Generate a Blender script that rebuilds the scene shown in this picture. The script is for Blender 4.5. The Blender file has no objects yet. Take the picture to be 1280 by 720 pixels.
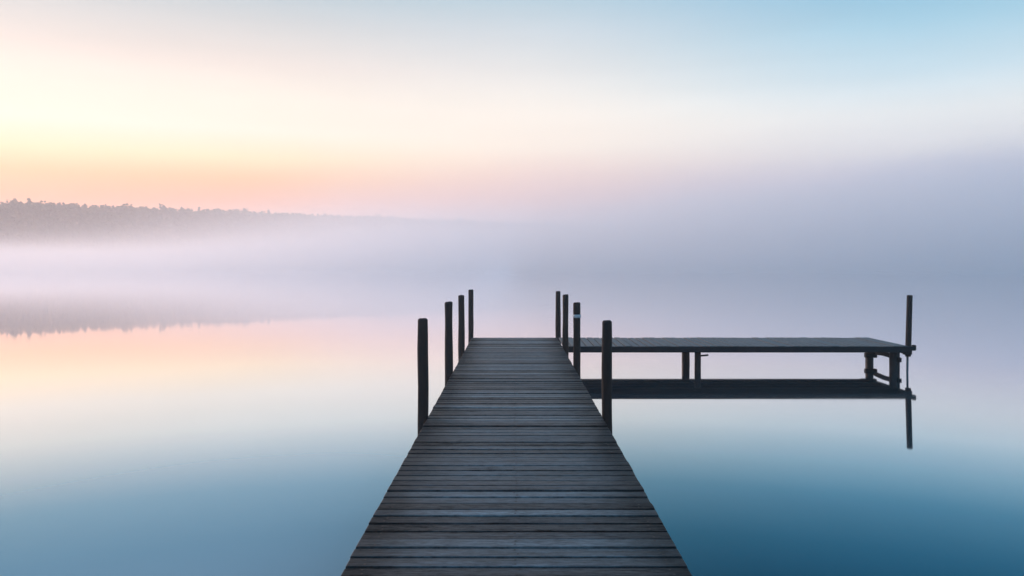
import bpy, bmesh, math, random
from mathutils import Vector, Matrix, noise
random.seed(7)
S = bpy.context.scene
C = S.collection
R = math.radians

# ------------------------------------------------------------------ helpers
def tag(o, label=None, cat=None, group=None, kind=None):
    if label: o['label'] = label
    if cat: o['category'] = cat
    if group: o['group'] = group
    if kind: o['kind'] = kind
    return o

def obj(name, bm, mat, parent=None, smooth=False):
    me = bpy.data.meshes.new(name)
    bmesh.ops.recalc_face_normals(bm, faces=bm.faces[:])
    bm.to_mesh(me); bm.free()
    if smooth:
        for p in me.polygons: p.use_smooth = True
    me.materials.append(mat)
    o = bpy.data.objects.new(name, me); C.objects.link(o)
    if parent: o.parent = parent
    return o

def box(bm, c, s, rot=None, bevel=0.0):
    r = bmesh.ops.create_cube(bm, size=1.0)
    vs = r['verts']
    M = Matrix.Translation(Vector(c)) @ (rot if rot else Matrix.Identity(4)) @ Matrix.Diagonal((s[0], s[1], s[2], 1))
    bmesh.ops.transform(bm, matrix=M, verts=vs)
    if bevel > 0:
        es = list({e for v in vs for e in v.link_edges})
        bmesh.ops.bevel(bm, geom=es, offset=bevel, segments=1, affect='EDGES')

def bar(bm, a, b, w, h, bevel=0.004):
    a, b = Vector(a), Vector(b); d = b - a
    q = d.to_track_quat('Y', 'Z').to_matrix().to_4x4()
    box(bm, (a + b) / 2, (w, d.length, h), q, bevel)

def tube(bm, pts, radii, n=16, rough=0.0, seed=0):
    rings = []
    for i, (p, r) in enumerate(zip(pts, radii)):
        p = Vector(p); ring = []
        for k in range(n):
            a = 2 * math.pi * k / n
            rr = r * (1 + rough * noise.noise(Vector((math.cos(a) * 1.3 + seed, math.sin(a) * 1.3, p.z * 2.1 + seed))))
            ring.append(bm.verts.new(p + Vector((math.cos(a) * rr, math.sin(a) * rr, 0))))
        rings.append(ring)
    for A, B in zip(rings, rings[1:]):
        for k in range(n):
            bm.faces.new((A[k], A[(k + 1) % n], B[(k + 1) % n], B[k]))
    bm.faces.new(rings[0][::-1]); bm.faces.new(rings[-1])

# ------------------------------------------------------------------ materials
class NT:
    def __init__(s, nt): s.nt = nt; s.n = nt.nodes; s.l = nt.links; s.n.clear()
    def add(s, t, **k):
        n = s.n.new(t)
        for a, v in k.items():
            if a in ('loc',): continue
            setattr(n, a, v)
        return n
    def link(s, a, b): s.l.new(a, b)
    def setin(s, n, i, v):
        if hasattr(v, 'links') or isinstance(v, bpy.types.NodeSocket): s.l.new(v, n.inputs[i])
        else: n.inputs[i].default_value = v
    def math(s, op, a, b=0.0, c=0.0, clamp=False):
        n = s.add('ShaderNodeMath', operation=op, use_clamp=clamp)
        s.setin(n, 0, a); s.setin(n, 1, b); s.setin(n, 2, c)
        return n.outputs[0]
    def mapr(s, v, a, b, c=0.0, d=1.0, kind='LINEAR'):
        n = s.add('ShaderNodeMapRange', interpolation_type=kind, clamp=True)
        s.setin(n, 'Value', v)
        for k, x in (('From Min', a), ('From Max', b), ('To Min', c), ('To Max', d)): s.setin(n, k, x)
        return n.outputs[0]
    def ramp(s, v, stops, interp='LINEAR'):
        n = s.add('ShaderNodeValToRGB'); n.color_ramp.interpolation = interp
        e = n.color_ramp.elements
        while len(e) < len(stops): e.new(0.5)
        for el, (p, c) in zip(e, stops):
            el.position = p; el.color = (*c, 1)
        s.setin(n, 0, v); return n.outputs[0]
    def mix(s, f, a, b, blend='MIX'):
        n = s.add('ShaderNodeMix', data_type='RGBA', blend_type=blend)
        s.setin(n, 0, f); s.setin(n, 6, a if isinstance(a, bpy.types.NodeSocket) else (*a, 1)); s.setin(n, 7, b if isinstance(b, bpy.types.NodeSocket) else (*b, 1))
        return n.outputs[2]
    def noise(s, vec, scale, detail=4, rough=.55, vscale=None):
        if vscale:
            m = s.add('ShaderNodeMapping'); m.inputs['Scale'].default_value = vscale; s.link(vec, m.inputs[0]); vec = m.outputs[0]
        n = s.add('ShaderNodeTexNoise'); n.inputs['Scale'].default_value = scale
        n.inputs['Detail'].default_value = detail; n.inputs['Roughness'].default_value = rough
        s.link(vec, n.inputs['Vector']); return n.outputs['Fac']

def mat(name):
    m = bpy.data.materials.new(name); m.use_nodes = True
    return m, NT(m.node_tree)

def s2l(c):
    return tuple((v / 255 / 12.92) if v / 255 <= .04045 else ((v / 255 + .055) / 1.055) ** 2.4 for v in c)

PITCH = 0.138
def deck_material():
    """Weathered, damp, silver-grey boards; boards run along the mesh attribute-free object X."""
    m, t = mat('weathered_deck_boards')
    tc = t.add('ShaderNodeTexCoord'); P = tc.outputs['Object']
    at = t.add('ShaderNodeAttribute', attribute_name='board'); rnd = at.outputs['Fac']
    off = t.add('ShaderNodeCombineXYZ'); t.link(t.math('MULTIPLY', rnd, 37.0), off.inputs[0]); t.link(t.math('MULTIPLY', rnd, 91.0), off.inputs[2])
    va = t.add('ShaderNodeVectorMath', operation='ADD'); t.link(P, va.inputs[0]); t.link(off.outputs[0], va.inputs[1]); V = va.outputs[0]
    grain = t.noise(V, 1.0, 6, .65, (2.2, 85, 40))
    streak = t.noise(V, 1.0, 4, .6, (.9, 16, 6))
    blotch = t.noise(P, 1.6, 5, .6)
    fine = t.noise(V, 1.0, 5, .75, (14, 45, 20))
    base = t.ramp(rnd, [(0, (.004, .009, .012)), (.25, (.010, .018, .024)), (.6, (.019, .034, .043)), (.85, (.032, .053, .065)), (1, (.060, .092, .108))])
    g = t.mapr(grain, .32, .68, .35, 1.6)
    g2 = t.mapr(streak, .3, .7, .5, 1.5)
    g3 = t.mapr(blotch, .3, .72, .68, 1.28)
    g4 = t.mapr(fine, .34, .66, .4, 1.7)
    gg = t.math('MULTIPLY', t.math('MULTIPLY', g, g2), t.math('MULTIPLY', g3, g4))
    mul = t.add('ShaderNodeVectorMath', operation='SCALE'); t.link(base, mul.inputs[0]); t.link(gg, mul.inputs['Scale'])
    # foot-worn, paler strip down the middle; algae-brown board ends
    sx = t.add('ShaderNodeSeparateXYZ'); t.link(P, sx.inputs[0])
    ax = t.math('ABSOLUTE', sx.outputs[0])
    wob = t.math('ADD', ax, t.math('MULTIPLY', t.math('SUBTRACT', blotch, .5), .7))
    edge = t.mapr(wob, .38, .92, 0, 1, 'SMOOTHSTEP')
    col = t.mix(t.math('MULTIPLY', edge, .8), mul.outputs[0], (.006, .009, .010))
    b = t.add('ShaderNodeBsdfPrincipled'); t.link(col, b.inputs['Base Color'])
    t.link(t.mapr(streak, .3, .7, .42, .62), b.inputs['Roughness'])
    med = t.noise(V, 1.0, 5, .7, (7, 60, 20))
    blo2 = t.noise(V, 1.0, 4, .65, (2.5, 9, 4))
    sp_ = t.mapr(t.math('ADD', t.math('ADD', streak, med), t.math('ADD', t.math('MULTIPLY', fine, 1.2), t.math('ADD', t.math('MULTIPLY', rnd, .42), blo2))), 1.85, 2.75, .02, .72)
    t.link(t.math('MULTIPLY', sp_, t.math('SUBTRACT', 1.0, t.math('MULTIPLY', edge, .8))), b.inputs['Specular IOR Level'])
    bp = t.add('ShaderNodeBump'); bp.inputs['Strength'].default_value = .8; bp.inputs['Distance'].default_value = .004
    t.link(grain, bp.inputs['Height']); t.link(bp.outputs[0], b.inputs['Normal'])
    o = t.add('ShaderNodeOutputMaterial'); t.link(b.outputs[0], o.inputs[0]); return m

def timber(name, c0, c1, rough=.75, vscale=(30, 30, 2.2), spec=.3):
    m, t = mat(name)
    P = t.add('ShaderNodeTexCoord').outputs['Object']
    g = t.noise(P, 1, 6, .65, vscale); bl = t.noise(P, 3.2, 4, .6)
    f = t.math('ADD', t.math('MULTIPLY', g, .65), t.math('MULTIPLY', bl, .35))
    col = t.ramp(f, [(.32, c0), (.68, c1)])
    b = t.add('ShaderNodeBsdfPrincipled'); t.link(col, b.inputs['Base Color']); b.inputs['Roughness'].default_value = rough
    b.inputs['Specular IOR Level'].default_value = spec
    bp = t.add('ShaderNodeBump'); bp.inputs['Strength'].default_value = .6; bp.inputs['Distance'].default_value = .006
    t.link(g, bp.inputs['Height']); t.link(bp.outputs[0], b.inputs['Normal'])
    o = t.add('ShaderNodeOutputMaterial'); t.link(b.outputs[0], o.inputs[0]); return m

def plain(name, c, rough=.5, metal=0.0):
    m, t = mat(name)
    P = t.add('ShaderNodeTexCoord').outputs['Object']
    n = t.noise(P, 40, 4, .6)
    col = t.mix(t.mapr(n, .35, .65), tuple(v * .75 for v in c), tuple(min(1, v * 1.2) for v in c))
    b = t.add('ShaderNodeBsdfPrincipled'); t.link(col, b.inputs['Base Color'])
    b.inputs['Roughness'].default_value = rough; b.inputs['Metallic'].default_value = metal
    o = t.add('ShaderNodeOutputMaterial'); t.link(b.outputs[0], o.inputs[0]); return m

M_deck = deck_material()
M_post = timber('tarred_round_post', (.004, .003, .003), (.018, .013, .012), .8)
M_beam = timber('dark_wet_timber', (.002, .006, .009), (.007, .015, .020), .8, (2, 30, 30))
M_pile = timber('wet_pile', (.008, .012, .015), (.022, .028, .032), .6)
M_board2 = None
M_steel = plain('dull_galvanised_steel', (.10, .12, .13), .45, .7)
M_tape = plain('pale_worn_band', (.42, .43, .45), .6)
M_nail = plain('rusty_nail', (.03, .022, .018), .6, .4)

def board_run(bm, layer, x0, x1, y0, y1, z, th, pitch, along='X', jit=.002, gap=.018):
    """boards side by side; each face remembers its board's random number"""
    horizontal = along == 'X'
    a, e = (y0, y1) if horizontal else (x0, x1)
    n = int(round((e - a) / pitch)); pw = (e - a) / n
    info = []
    for i in range(n):
        c = a + (i + .5) * pw
        w = pw - gap * random.uniform(.6, 1.6)
        j0, j1 = random.uniform(-jit, jit), random.uniform(-jit, jit)
        dz = random.uniform(-.005, .005); tilt = random.uniform(-.018, .018); yaw = random.uniform(-.0012, .0012)
        nf = len(bm.faces)
        before = set(bm.faces)
        if horizontal:
            L = (x1 + j1) - (x0 + j0); cx = (x1 + j1 + x0 + j0) / 2
            rot = Matrix.Rotation(tilt, 4, 'X') @ Matrix.Rotation(random.uniform(-.0016, .0016), 4, 'Y') @ Matrix.Rotation(yaw, 4, 'Z')
            box(bm, (cx, c, z - th / 2 + dz), (L, w, th), rot, .004)
        else:
            L = (y1 + j1) - (y0 + j0); cy = (y1 + j1 + y0 + j0) / 2
            rot = Matrix.Rotation(tilt, 4, 'Y') @ Matrix.Rotation(yaw, 4, 'Z')
            box(bm, (c, cy, z - th / 2 + dz), (w, L, th), rot, .004)
        r = random.random()
        for f in bm.faces:
            if f not in before: f[layer] = r
        info.append((c, z + dz))
    return info

def boards_obj(name, mat_, parent, **k):
    bm = bmesh.new(); layer = bm.faces.layers.float.new('board')
    info = board_run(bm, layer, **k)
    me = bpy.data.meshes.new(name); bm.to_mesh(me); bm.free(); me.materials.append(mat_)
    o = bpy.data.objects.new(name, me); C.objects.link(o); o.parent = parent
    return o, info

def empty(name, loc):
    o = bpy.data.objects.new(name, None); C.objects.link(o); o.location = loc; o.empty_display_size = .3
    return o

DZ = 0.50        # deck top above the water
# ------------------------------------------------------------------ the jetty
J = empty('wooden_jetty', (0, 0, 0))
tag(J, 'long dark weathered plank jetty running straight out over the lake between round posts', 'jetty')
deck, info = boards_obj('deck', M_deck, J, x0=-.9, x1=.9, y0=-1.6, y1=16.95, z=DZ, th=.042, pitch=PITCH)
bm = bmesh.new()
for (y, z) in info:
    if y < 0: continue
    for x in (-.80, 0.0, .80):
        for s in (-.03, .03):
            r = bmesh.ops.create_circle(bm, cap_ends=True, radius=.0075, segments=8)
            bmesh.ops.translate(bm, vec=(x + random.uniform(-.012, .012), y + s + random.uniform(-.006, .006), z + .002), verts=r['verts'])
tag(obj('nail', bm, M_nail, deck), kind='stuff')
for x in (-.80, 0.0, .80):
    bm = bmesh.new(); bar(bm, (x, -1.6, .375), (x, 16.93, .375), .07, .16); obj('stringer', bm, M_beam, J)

# posts: (x at the deck, y, top above the deck, lean x, lean y)
posts = [(-.953, 8.32, 1.010, -.004, 0), (-.952, 11.56, 1.020, .000, 0), (-.950, 14.34, .998, -.002, 0), (-.932, 17.10, 1.003, .004, 0),
         (.957, 8.37, .985, .000, 0), (.951, 12.30, .975, .000, 0), (.949, 15.02, .985, .004, 0), (.928, 17.08, .972, -.004, 0)]
def post_mesh(i, x, y, top, lx):
    bm = bmesh.new(); r = .057 * random.uniform(.97, 1.03)
    zs = [-1.0, -.2, 0, .2, .45, .6, .8, 1.0, 1.2, 1.35, DZ + top - .015, DZ + top]
    zs = sorted(z for z in zs if z <= DZ + top)
    pts = [(x + lx * (z - DZ), y, z) for z in zs]
    rr = [r * (1 - .03 * max(0, z)) for z in zs]; rr[-1] *= .80
    tube(bm, pts, rr, 18, .16, i * 5.1)
    tx, ty = random.uniform(-.12, .12), random.uniform(-.1, .1)
    for v in bm.verts:
        if v.co.z > DZ + top - .02: v.co.z += (v.co.x - x) * tx + (v.co.y - y) * ty + .004 * noise.noise(v.co * 30)
    return bm
for i, (x, y, top, lx, ly) in enumerate(posts):
    p = obj('post', post_mesh(i, x, y, top, lx), M_post, J, True)
    if i == 5:
        p['label'] = 'round post with a pale band round it near the top'
        bm = bmesh.new(); z = DZ + top - .21
        tube(bm, [(x, y, z - .025), (x, y, z - .02), (x, y, z + .02), (x, y, z + .025)], [.058, .062, .062, .058], 18)
        obj('band', bm, M_tape, p, True)
# cross caps under the deck joining each pair of posts
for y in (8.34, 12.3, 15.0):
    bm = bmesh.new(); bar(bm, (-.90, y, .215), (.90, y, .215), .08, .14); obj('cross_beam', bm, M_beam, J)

# ------------------------------------------------------------------ side platform
T = empty('side_platform', (4.2, 16.0, 0))
tag(T, 'narrow grey board platform on piles branching off to the right at the jetty end', 'platform')
def under(o, par=T):
    o.matrix_parent_inverse = Matrix.Translation(-par.location); return o
M_deck2 = timber('grey_platform_boards', (.040, .052, .056), (.080, .096, .100), .6, (30, 2, 30), .4)
X0, X1, Y0, Y1 = .925, 7.45, 15.17, 16.92
o, info2 = boards_obj('deck', M_deck2, T, x0=X0 + .0, x1=X1, y0=Y0 + .03, y1=Y1, z=DZ, th=.04, pitch=.146, along='Y', jit=.008)
under(o)
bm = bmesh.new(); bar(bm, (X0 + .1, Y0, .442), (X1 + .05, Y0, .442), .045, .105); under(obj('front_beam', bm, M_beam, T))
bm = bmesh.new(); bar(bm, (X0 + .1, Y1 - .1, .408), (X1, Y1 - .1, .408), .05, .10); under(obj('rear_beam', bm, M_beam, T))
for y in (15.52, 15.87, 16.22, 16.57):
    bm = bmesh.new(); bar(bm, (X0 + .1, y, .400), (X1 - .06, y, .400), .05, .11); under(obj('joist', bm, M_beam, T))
bm = bmesh.new(); bar(bm, (X1 - .03, Y0 + .03, .400), (X1 - .03, Y1 - .13, .400), .05, .10); under(obj('end_beam', bm, M_beam, T))
for (x, y, r, s) in ((3.56, 16.70, .082, 1), (3.56, 15.62, .060, 2), (7.38, 16.70, .080, 3), (7.37, 15.62, .075, 4)):
    bm = bmesh.new(); tube(bm, [(x, y, -1), (x, y, 0), (x, y, .2), (x, y, .385)], [r * 1.05, r, r, r * .95], 16, .12, s)
    under(obj('pile', bm, M_pile, T, True))
# tie between the end pair of piles, close above the water, with a raking brace
bm = bmesh.new()
tie = [(7.47, 16.88, .185), (7.455, 16.55, .225), (7.45, 16.2, .242), (7.45, 15.85, .235), (7.44, 15.50, .200)]
for a_, b_ in zip(tie, tie[1:]):
    d_ = (Vector(b_) - Vector(a_)).normalized() * .012
    bar(bm, Vector(a_) - d_, Vector(b_) + d_, .05, .085)
under(obj('tie_beam', bm, M_beam, T))
bm = bmesh.new(); bar(bm, (3.64, 15.62, .37), (3.64, 16.70, .37), .05, .05); under(obj('tie_beam', bm, M_beam, T))
bm = bmesh.new(); tube(bm, [(7.44, 15.60, -1), (7.445, 15.60, .2), (7.45, 15.60, .385)], [.034, .036, .034], 10, .1, 7); under(obj('stay', bm, M_pile, T, True))
bm = bmesh.new(); box(bm, (7.36, 16.70, .365), (.30, .12, .06), None, .01); under(obj('pile_cap', bm, M_beam, T))
bm = bmesh.new(); box(bm, (7.36, 16.60, .165), (.24, .10, .10), None, .012); under(obj('cleat_block', bm, M_beam, T))
# small knee bracket on the front middle pile
bm = bmesh.new(); bar(bm, (3.61, 15.6, .27), (3.76, 15.6, .285), .035, .03, .002)

under(obj('bracket', bm, M_beam, T))
# tall corner pole, held by two clamps to the platform end; a thin rod carries on below it
bm = bmesh.new(); tube(bm, [(7.465, 15.24, .30), (7.475, 15.25, .52), (7.515, 15.28, 1.455), (7.515, 15.28, 1.462)], [.050, .052, .052, .042], 16, .08, 9)
pole = under(obj('pole', bm, M_post, T, True)); pole['label'] = 'slim dark pole standing up at the outer corner'
bm = bmesh.new(); tube(bm, [(7.44, 15.24, -1), (7.455, 15.24, .34)], [.020, .020], 10); under(obj('lower_rod', bm, M_steel, T, True))
bm = bmesh.new()
box(bm, (7.48, 15.20, .41), (.05, .06, .08), None, .004); box(bm, (7.49, 15.19, .455), (.17, .10, .07), None, .012); box(bm, (7.43, 15.20, .365), (.16, .07, .045), None, .008)
box(bm, (7.555, 15.20, .480), (.06, .08, .085), None, .01)
under(obj('corner_clamp', bm, M_beam, T))

# ------------------------------------------------------------------ water and bed
def water_material():
    m, t = mat('still_lake_water')
    P = t.add('ShaderNodeTexCoord').outputs['Object']
    swell = t.noise(P, .06, 3, .5, (1, .35, 1)); rip = t.noise(P, 1.1, 3, .5, (.5, 1.4, 1))
    h = t.math('ADD', t.math('MULTIPLY', swell, .25), t.math('MULTIPLY', rip, .02))
    bp = t.add('ShaderNodeBump'); bp.inputs['Strength'].default_value = .05; bp.inputs['Distance'].default_value = .05
    t.link(h, bp.inputs['Height'])
    lw = t.add('ShaderNodeLayerWeight'); lw.inputs['Blend'].default_value = .5
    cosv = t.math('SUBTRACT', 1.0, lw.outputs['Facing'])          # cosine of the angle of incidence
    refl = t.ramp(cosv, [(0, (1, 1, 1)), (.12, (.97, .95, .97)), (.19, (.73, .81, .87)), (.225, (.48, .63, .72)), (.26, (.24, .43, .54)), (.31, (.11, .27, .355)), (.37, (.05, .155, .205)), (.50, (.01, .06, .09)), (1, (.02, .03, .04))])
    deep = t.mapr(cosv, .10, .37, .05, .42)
    gl = t.add('ShaderNodeBsdfGlossy'); gl.inputs['Roughness'].default_value = .03
    t.link(refl, gl.inputs['Color'])
    slick = t.noise(P, .35, 4, .6, (.35, 1.3, 1))
    t.link(t.mapr(slick, .35, .65, .022, .045), gl.inputs['Roughness'])
    t.link(bp.outputs[0], gl.inputs['Normal'])
    df = t.add('ShaderNodeBsdfDiffuse'); df.inputs['Color'].default_value = (.001, .02, .045, 1)
    # brighter sky reflection left of the jetty painted as paler body colour, darker right
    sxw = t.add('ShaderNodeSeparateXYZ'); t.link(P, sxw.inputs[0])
    painted_refl = t.mapr(t.math('ADD', sxw.outputs[0], t.math('MULTIPLY', t.math('SUBTRACT', swell, .5), 3)), -2.5, 1.5, 1, 0, 'SMOOTHSTEP')
    painted_refl = t.math('MULTIPLY', painted_refl, t.mapr(sxw.outputs[0], -6, -3, .6, 1, 'SMOOTHSTEP'))
    t.link(t.mix(painted_refl, (.008, .065, .088), (.62, .72, .76)), df.inputs['Color'])
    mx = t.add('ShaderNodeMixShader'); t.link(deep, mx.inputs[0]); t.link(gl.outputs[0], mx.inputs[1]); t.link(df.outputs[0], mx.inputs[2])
    o = t.add('ShaderNodeOutputMaterial'); t.link(mx.outputs[0], o.inputs[0]); return m
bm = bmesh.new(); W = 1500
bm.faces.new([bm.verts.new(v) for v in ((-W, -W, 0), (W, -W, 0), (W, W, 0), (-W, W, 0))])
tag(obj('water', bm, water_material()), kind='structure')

# ------------------------------------------------------------------ far shore and wood
def shore_y(x): return 250 + (x + 160) * .86      # the shore runs away to the right
m_sh, t = mat('far_shore_ground')
P = t.add('ShaderNodeTexCoord').outputs['Object']
b = t.add('ShaderNodeBsdfPrincipled'); t.link(t.ramp(t.noise(P, .3, 4), [(.3, (.03, .035, .02)), (.7, (.07, .065, .04))]), b.inputs['Base Color']); b.inputs['Roughness'].default_value = .95
o_ = t.add('ShaderNodeOutputMaterial'); t.link(b.outputs[0], o_.inputs[0])
bm = bmesh.new(); prev = None
for i in range(61):
    x = -420 + i * 9.0
    y = shore_y(x) + 2.2 * noise.noise(Vector((x * .05, 0, 0)))
    prof = [(0, -.6), (1.2, .12), (4, .6), (14, 1.3), (60, 2.4), (62, -1)]
    row = [bm.verts.new((x - .5 * d, y + d, z + (.25 * noise.noise(Vector((x * .1, d, 3))) if 0 < z else 0))) for d, z in prof]
    if prev:
        for k in range(len(row) - 1): bm.faces.new((prev[k], row[k], row[k + 1], prev[k + 1]))
    prev = row
tag(obj('shore', bm, m_sh, None, True), kind='structure')

def leaf_material():
    m, t = mat('far_foliage')
    P = t.add('ShaderNodeTexCoord').outputs['Object']
    n = t.noise(P, .11, 3); n2 = t.noise(P, 1.1, 3)
    f = t.math('ADD', t.math('MULTIPLY', n, .6), t.math('MULTIPLY', n2, .4))
    col = t.ramp(f, [(.3, (.040, .034, .022)), (.5, (.060, .048, .030)), (.7, (.085, .064, .042))])
    b = t.add('ShaderNodeBsdfPrincipled'); t.link(col, b.inputs['Base Color']); b.inputs['Roughness'].default_value = .9; b.inputs['Specular IOR Level'].default_value = .1
    o = t.add('ShaderNodeOutputMaterial'); t.link(b.outputs[0], o.inputs[0]); return m
verts, faces = [], []
def quad(c, s, rnd):
    a = Vector((rnd.gauss(0, 1), rnd.gauss(0, 1), rnd.gauss(0, 1))).normalized()
    u = a.orthogonal().normalized(); v = a.cross(u)
    k = len(verts)
    for du, dv in ((-1, -.7), (1, -.8), (.8, .9), (-.7, 1)):
        verts.append(c + u * du * s + v * dv * s)
    faces.append((k, k + 1, k + 2, k + 3))
def limb(a, b, r0, r1, n=5):
    a, b = Vector(a), Vector(b); d = (b - a).normalized(); u = d.orthogonal().normalized(); v = d.cross(u); k = len(verts)
    for p, r in ((a, r0), (b, r1)):
        for i in range(n):
            t_ = 2 * math.pi * i / n; verts.append(p + (u * math.cos(t_) + v * math.sin(t_)) * r)
    for i in range(n): faces.append((k + i, k + (i + 1) % n, k + n + (i + 1) % n, k + n + i))
rnd = random.Random(11)
def far_tree(x, y, z0, H, cw, conifer):
    limb((x, y, z0 - .3), (x + rnd.uniform(-.4, .4), y, z0 + H * .8), .28, .07)
    nb = 26
    for i in range(nb):
        f = i / (nb - 1)
        if conifer:
            h = z0 + H * (.18 + .80 * f); rad = cw * (1.02 - f) * rnd.uniform(.55, 1.0)
            cl = .9 * (1.15 - f)
        else:
            h = z0 + H * (.12 + .82 * f); rad = cw * math.sqrt(max(0.02, 1 - (2 * (f * .92) - .85) ** 2 * .95)) * rnd.uniform(.25, .95)
            cl = 1.15
        a = rnd.uniform(0, 2 * math.pi)
        c = Vector((x + math.cos(a) * rad, y + math.sin(a) * rad, h))
        if i % 4 == 0: limb((x, y, h - rad * .5), c, .09, .03, 4)
        for k in range(20 if f > .35 else 8):
            quad(c + Vector((max(-1, min(1, rnd.gauss(0, .5))) * cl, max(-1, min(1, rnd.gauss(0, .5))) * cl, max(-.9, min(.75, rnd.gauss(0, .42))) * cl)), rnd.uniform(.27, .46) if f > .35 else rnd.uniform(.4, .7), rnd)
for row in range(6):
    x = -300.0
    while x < 60:
        y = shore_y(x) + 4 + row * 5 + rnd.uniform(-1.5, 1.5)
        H = 20.9 + rnd.gauss(0, .3) - .25 * row + .6 * noise.noise(Vector((x * .03, row, 0)))
        if rnd.random() < .05: H += 1.0
        z0 = .6 + row * .3
        far_tree(x, y, z0, H, rnd.uniform(2.2, 3.2), rnd.random() < .2)
        x += rnd.uniform(1.8, 2.7)
    # undergrowth along the bank
me = bpy.data.meshes.new('far_wood'); me.from_pydata([tuple(v) for v in verts], [], faces); me.materials.append(leaf_material())
wood = bpy.data.objects.new('far_wood', me); C.objects.link(wood)
tag(wood, 'distant misty wood along the far left shore, its base lost in fog', 'wood', None, 'stuff')

# ------------------------------------------------------------------ air
def box_mesh(name, lo, hi, m):
    bm = bmesh.new(); box(bm, [(a + b) / 2 for a, b in zip(lo, hi)], [b - a for a, b in zip(lo, hi)]); return obj(name, bm, m)
def volume(m, t, density, color, g):
    v = t.add('ShaderNodeVolumePrincipled'); v.inputs['Color'].default_value = (*color, 1); v.inputs['Anisotropy'].default_value = g
    t.setin(v, 'Density', density)
    o = t.add('ShaderNodeOutputMaterial'); t.link(v.outputs[0], o.inputs['Volume']); return v
mh, t = mat('thin_morning_haze'); volume(mh, t, .0016, (.99, .98, .99), .45)
tag(box_mesh('haze', (-1560, -1560, -1), (1560, 1560, 32), mh), kind='stuff')

mf, t = mat('mist_bank')
P = t.add('ShaderNodeTexCoord').outputs['Object']
sx = t.add('ShaderNodeSeparateXYZ'); t.link(P, sx.inputs[0])
X, Y, Z = sx.outputs
Hx = t.ramp(t.mapr(X, -200, 250), [(0, (.10,) * 3), (.22, (.13,) * 3), (.29, (.19,) * 3), (.36, (.30,) * 3), (.5, (.39,) * 3), (.67, (.55,) * 3), (1, (.95,) * 3)])
H = t.math('MULTIPLY', Hx, 40)
nz = t.noise(P, .014, 4, .55, (1, .6, 2.0))
H = t.math('MULTIPLY', H, t.mapr(nz, .3, .7, .82, 1.2))
u = t.math('DIVIDE', t.math('SUBTRACT', Z, H), t.math('MULTIPLY', H, .16))
sig = t.math('DIVIDE', 1.0, t.math('ADD', 1.0, t.math('POWER', 2.71828, t.math('MINIMUM', u, 20))))
front = t.mapr(Y, 85, 170, 0, 1, 'SMOOTHSTEP')
dens = t.math('MULTIPLY', t.math('MULTIPLY', sig, front), .022)
volume(mf, t, dens, (.986, .990, 1.0), .44)
fog = box_mesh('mist_bank', (-420, 80, .02), (620, 460, 60), mf)
tag(fog, 'thick bank of mist lying on the lake, rising higher towards the right', 'mist', None, 'stuff')

# ------------------------------------------------------------------ sky and sun
w = bpy.data.worlds.new('World'); S.world = w; w.use_nodes = True
t = NT(w.node_tree)
D = t.add('ShaderNodeTexCoord').outputs['Generated']
nrm = t.add('ShaderNodeVectorMath', operation='NORMALIZE'); t.link(D, nrm.inputs[0])
sp = t.add('ShaderNodeSeparateXYZ'); t.link(nrm.outputs[0], sp.inputs[0])
el = t.math('MULTIPLY', t.math('ARCSINE', sp.outputs[2]), 180 / math.pi)          # degrees
e = t.mapr(el, 0, 60)                                                              # ramp: 0..60 degrees
def st(lst): return [(d / 60, s2l(c)) for d, c in lst]
left = t.ramp(e, st([(0, (225, 130, 100)), (4.0, (238, 154, 102)), (5.6, (243, 188, 132)), (7.0, (248, 226, 182)), (8.8, (248, 238, 220)), (11, (244, 234, 220)), (13.2, (228, 217, 210)), (16, (198, 202, 204)), (18.6, (166, 190, 202)), (23, (160, 192, 214)), (34, (160, 190, 220)), (60, (120, 160, 205))]))
mid = t.ramp(e, st([(0, (240, 178, 176)), (4.5, (244, 184, 160)), (6.0, (248, 208, 186)), (8, (252, 237, 220)), (10.5, (250, 241, 230)), (13.2, (226, 225, 223)), (16, (200, 210, 217)), (18.6, (166, 194, 208)), (23, (130, 180, 208)), (34, (130, 175, 212)), (60, (115, 155, 200))]))
right = t.ramp(e, st([(0, (190, 190, 212)), (5, (214, 206, 220)), (7, (235, 232, 230)), (9.5, (232, 236, 236)), (12, (196, 219, 230)), (15, (160, 202, 222)), (18.6, (118, 180, 212)), (23, (55, 148, 196)), (34, (90, 160, 208)), (60, (98, 150, 204))]))
back = t.ramp(e, st([(0, (160, 198, 228)), (12, (162, 204, 234)), (25, (146, 200, 236)), (60, (108, 168, 216))]))
hl = t.math('SQRT', t.math('SUBTRACT', 1.0001, t.math('MULTIPLY', sp.outputs[2], sp.outputs[2])))
SUNAZ = R(-40)
dot = t.math('DIVIDE', t.math('ADD', t.math('MULTIPLY', sp.outputs[0], math.sin(SUNAZ)), t.math('MULTIPLY', sp.outputs[1], math.cos(SUNAZ))), hl)
ang = t.math('MULTIPLY', t.math('ARCCOSINE', t.math('MINIMUM', t.math('MAXIMUM', dot, -1.0), 1.0)), 180 / math.pi)   # degrees from the sunrise
c = t.mix(t.mapr(ang, 20, 44, 0, 1, 'SMOOTHSTEP'), left, mid)
c = t.mix(t.mapr(ang, 38, 68, 0, 1, 'SMOOTHSTEP'), c, right)
c = t.mix(t.mapr(ang, 75, 130, 0, 1, 'SMOOTHSTEP'), c, back)
sky = t.add('ShaderNodeTexSky', sky_type='NISHITA'); sky.sun_disc = False; sky.sun_elevation = R(4); sky.sun_rotation = SUNAZ
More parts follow.
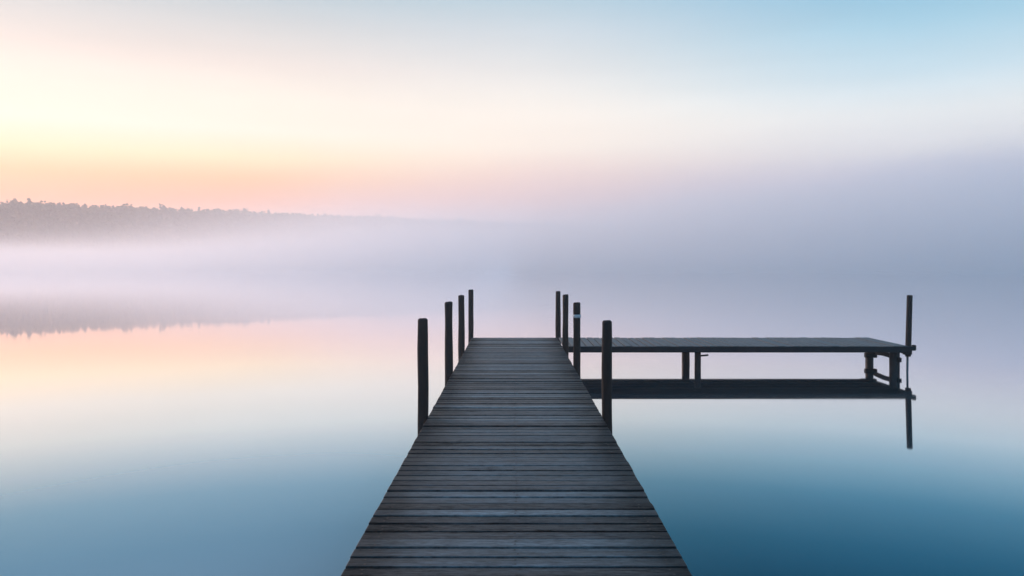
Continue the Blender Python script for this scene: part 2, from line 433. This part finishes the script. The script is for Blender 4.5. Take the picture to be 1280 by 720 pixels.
sky.air_density = 1.5; sky.dust_density = 2.0
sc_ = t.add('ShaderNodeVectorMath', operation='SCALE'); t.link(sky.outputs[0], sc_.inputs[0]); sc_.inputs['Scale'].default_value = .06
add = t.add('ShaderNodeVectorMath', operation='SCALE'); t.link(c, add.inputs[0]); add.inputs['Scale'].default_value = 1.0
cir = t.noise(nrm.outputs[0], 2.2, 5, .6, (1, 1, 9))
cs = t.add('ShaderNodeVectorMath', operation='SCALE'); t.link(add.outputs[0], cs.inputs[0]); t.link(t.mapr(cir, .3, .7, .965, 1.03), cs.inputs['Scale']); add = cs
fin = t.mix(.08, add.outputs[0], sc_.outputs[0])
bg = t.add('ShaderNodeBackground'); t.link(fin, bg.inputs[0]); bg.inputs[1].default_value = 1.0
o = t.add('ShaderNodeOutputWorld'); t.link(bg.outputs[0], o.inputs[0])

ld = bpy.data.lights.new('sun', 'SUN'); ld.energy = 2.5; ld.angle = R(14); ld.color = (1, .66, .54)
sun = bpy.data.objects.new('sun', ld); C.objects.link(sun)
az, eL = R(-45), R(15)
dirv = Vector((math.sin(az) * math.cos(eL), math.cos(az) * math.cos(eL), math.sin(eL)))
sun.rotation_euler = dirv.to_track_quat('Z', 'Y').to_euler(); sun.location = dirv * 50

# ------------------------------------------------------------------ camera
cd = bpy.data.cameras.new('camera'); cam = bpy.data.objects.new('camera', cd); C.objects.link(cam)
cd.sensor_width = 36; cd.lens = 1004 / 1280 * 36
cd.shift_y = -33 / 1280; cd.shift_x = -2.5 / 1280
cd.clip_start = .05; cd.clip_end = 6000
cam.location = (-.012, 0, 2.1); cam.rotation_euler = (R(90), 0, 0)
S.camera = cam
S.render.engine = 'CYCLES'; S.render.dither_intensity = 1.0
S.cycles.use_denoising = True
S.cycles.max_bounces = 16; S.cycles.volume_bounces = 16; S.cycles.glossy_bounces = 4
S.cycles.volume_step_rate = 1.0; S.cycles.volume_max_steps = 256
S.view_settings.view_transform = 'Standard'; S.view_settings.look = 'None'; S.view_settings.exposure = .3; S.view_settings.gamma = 1
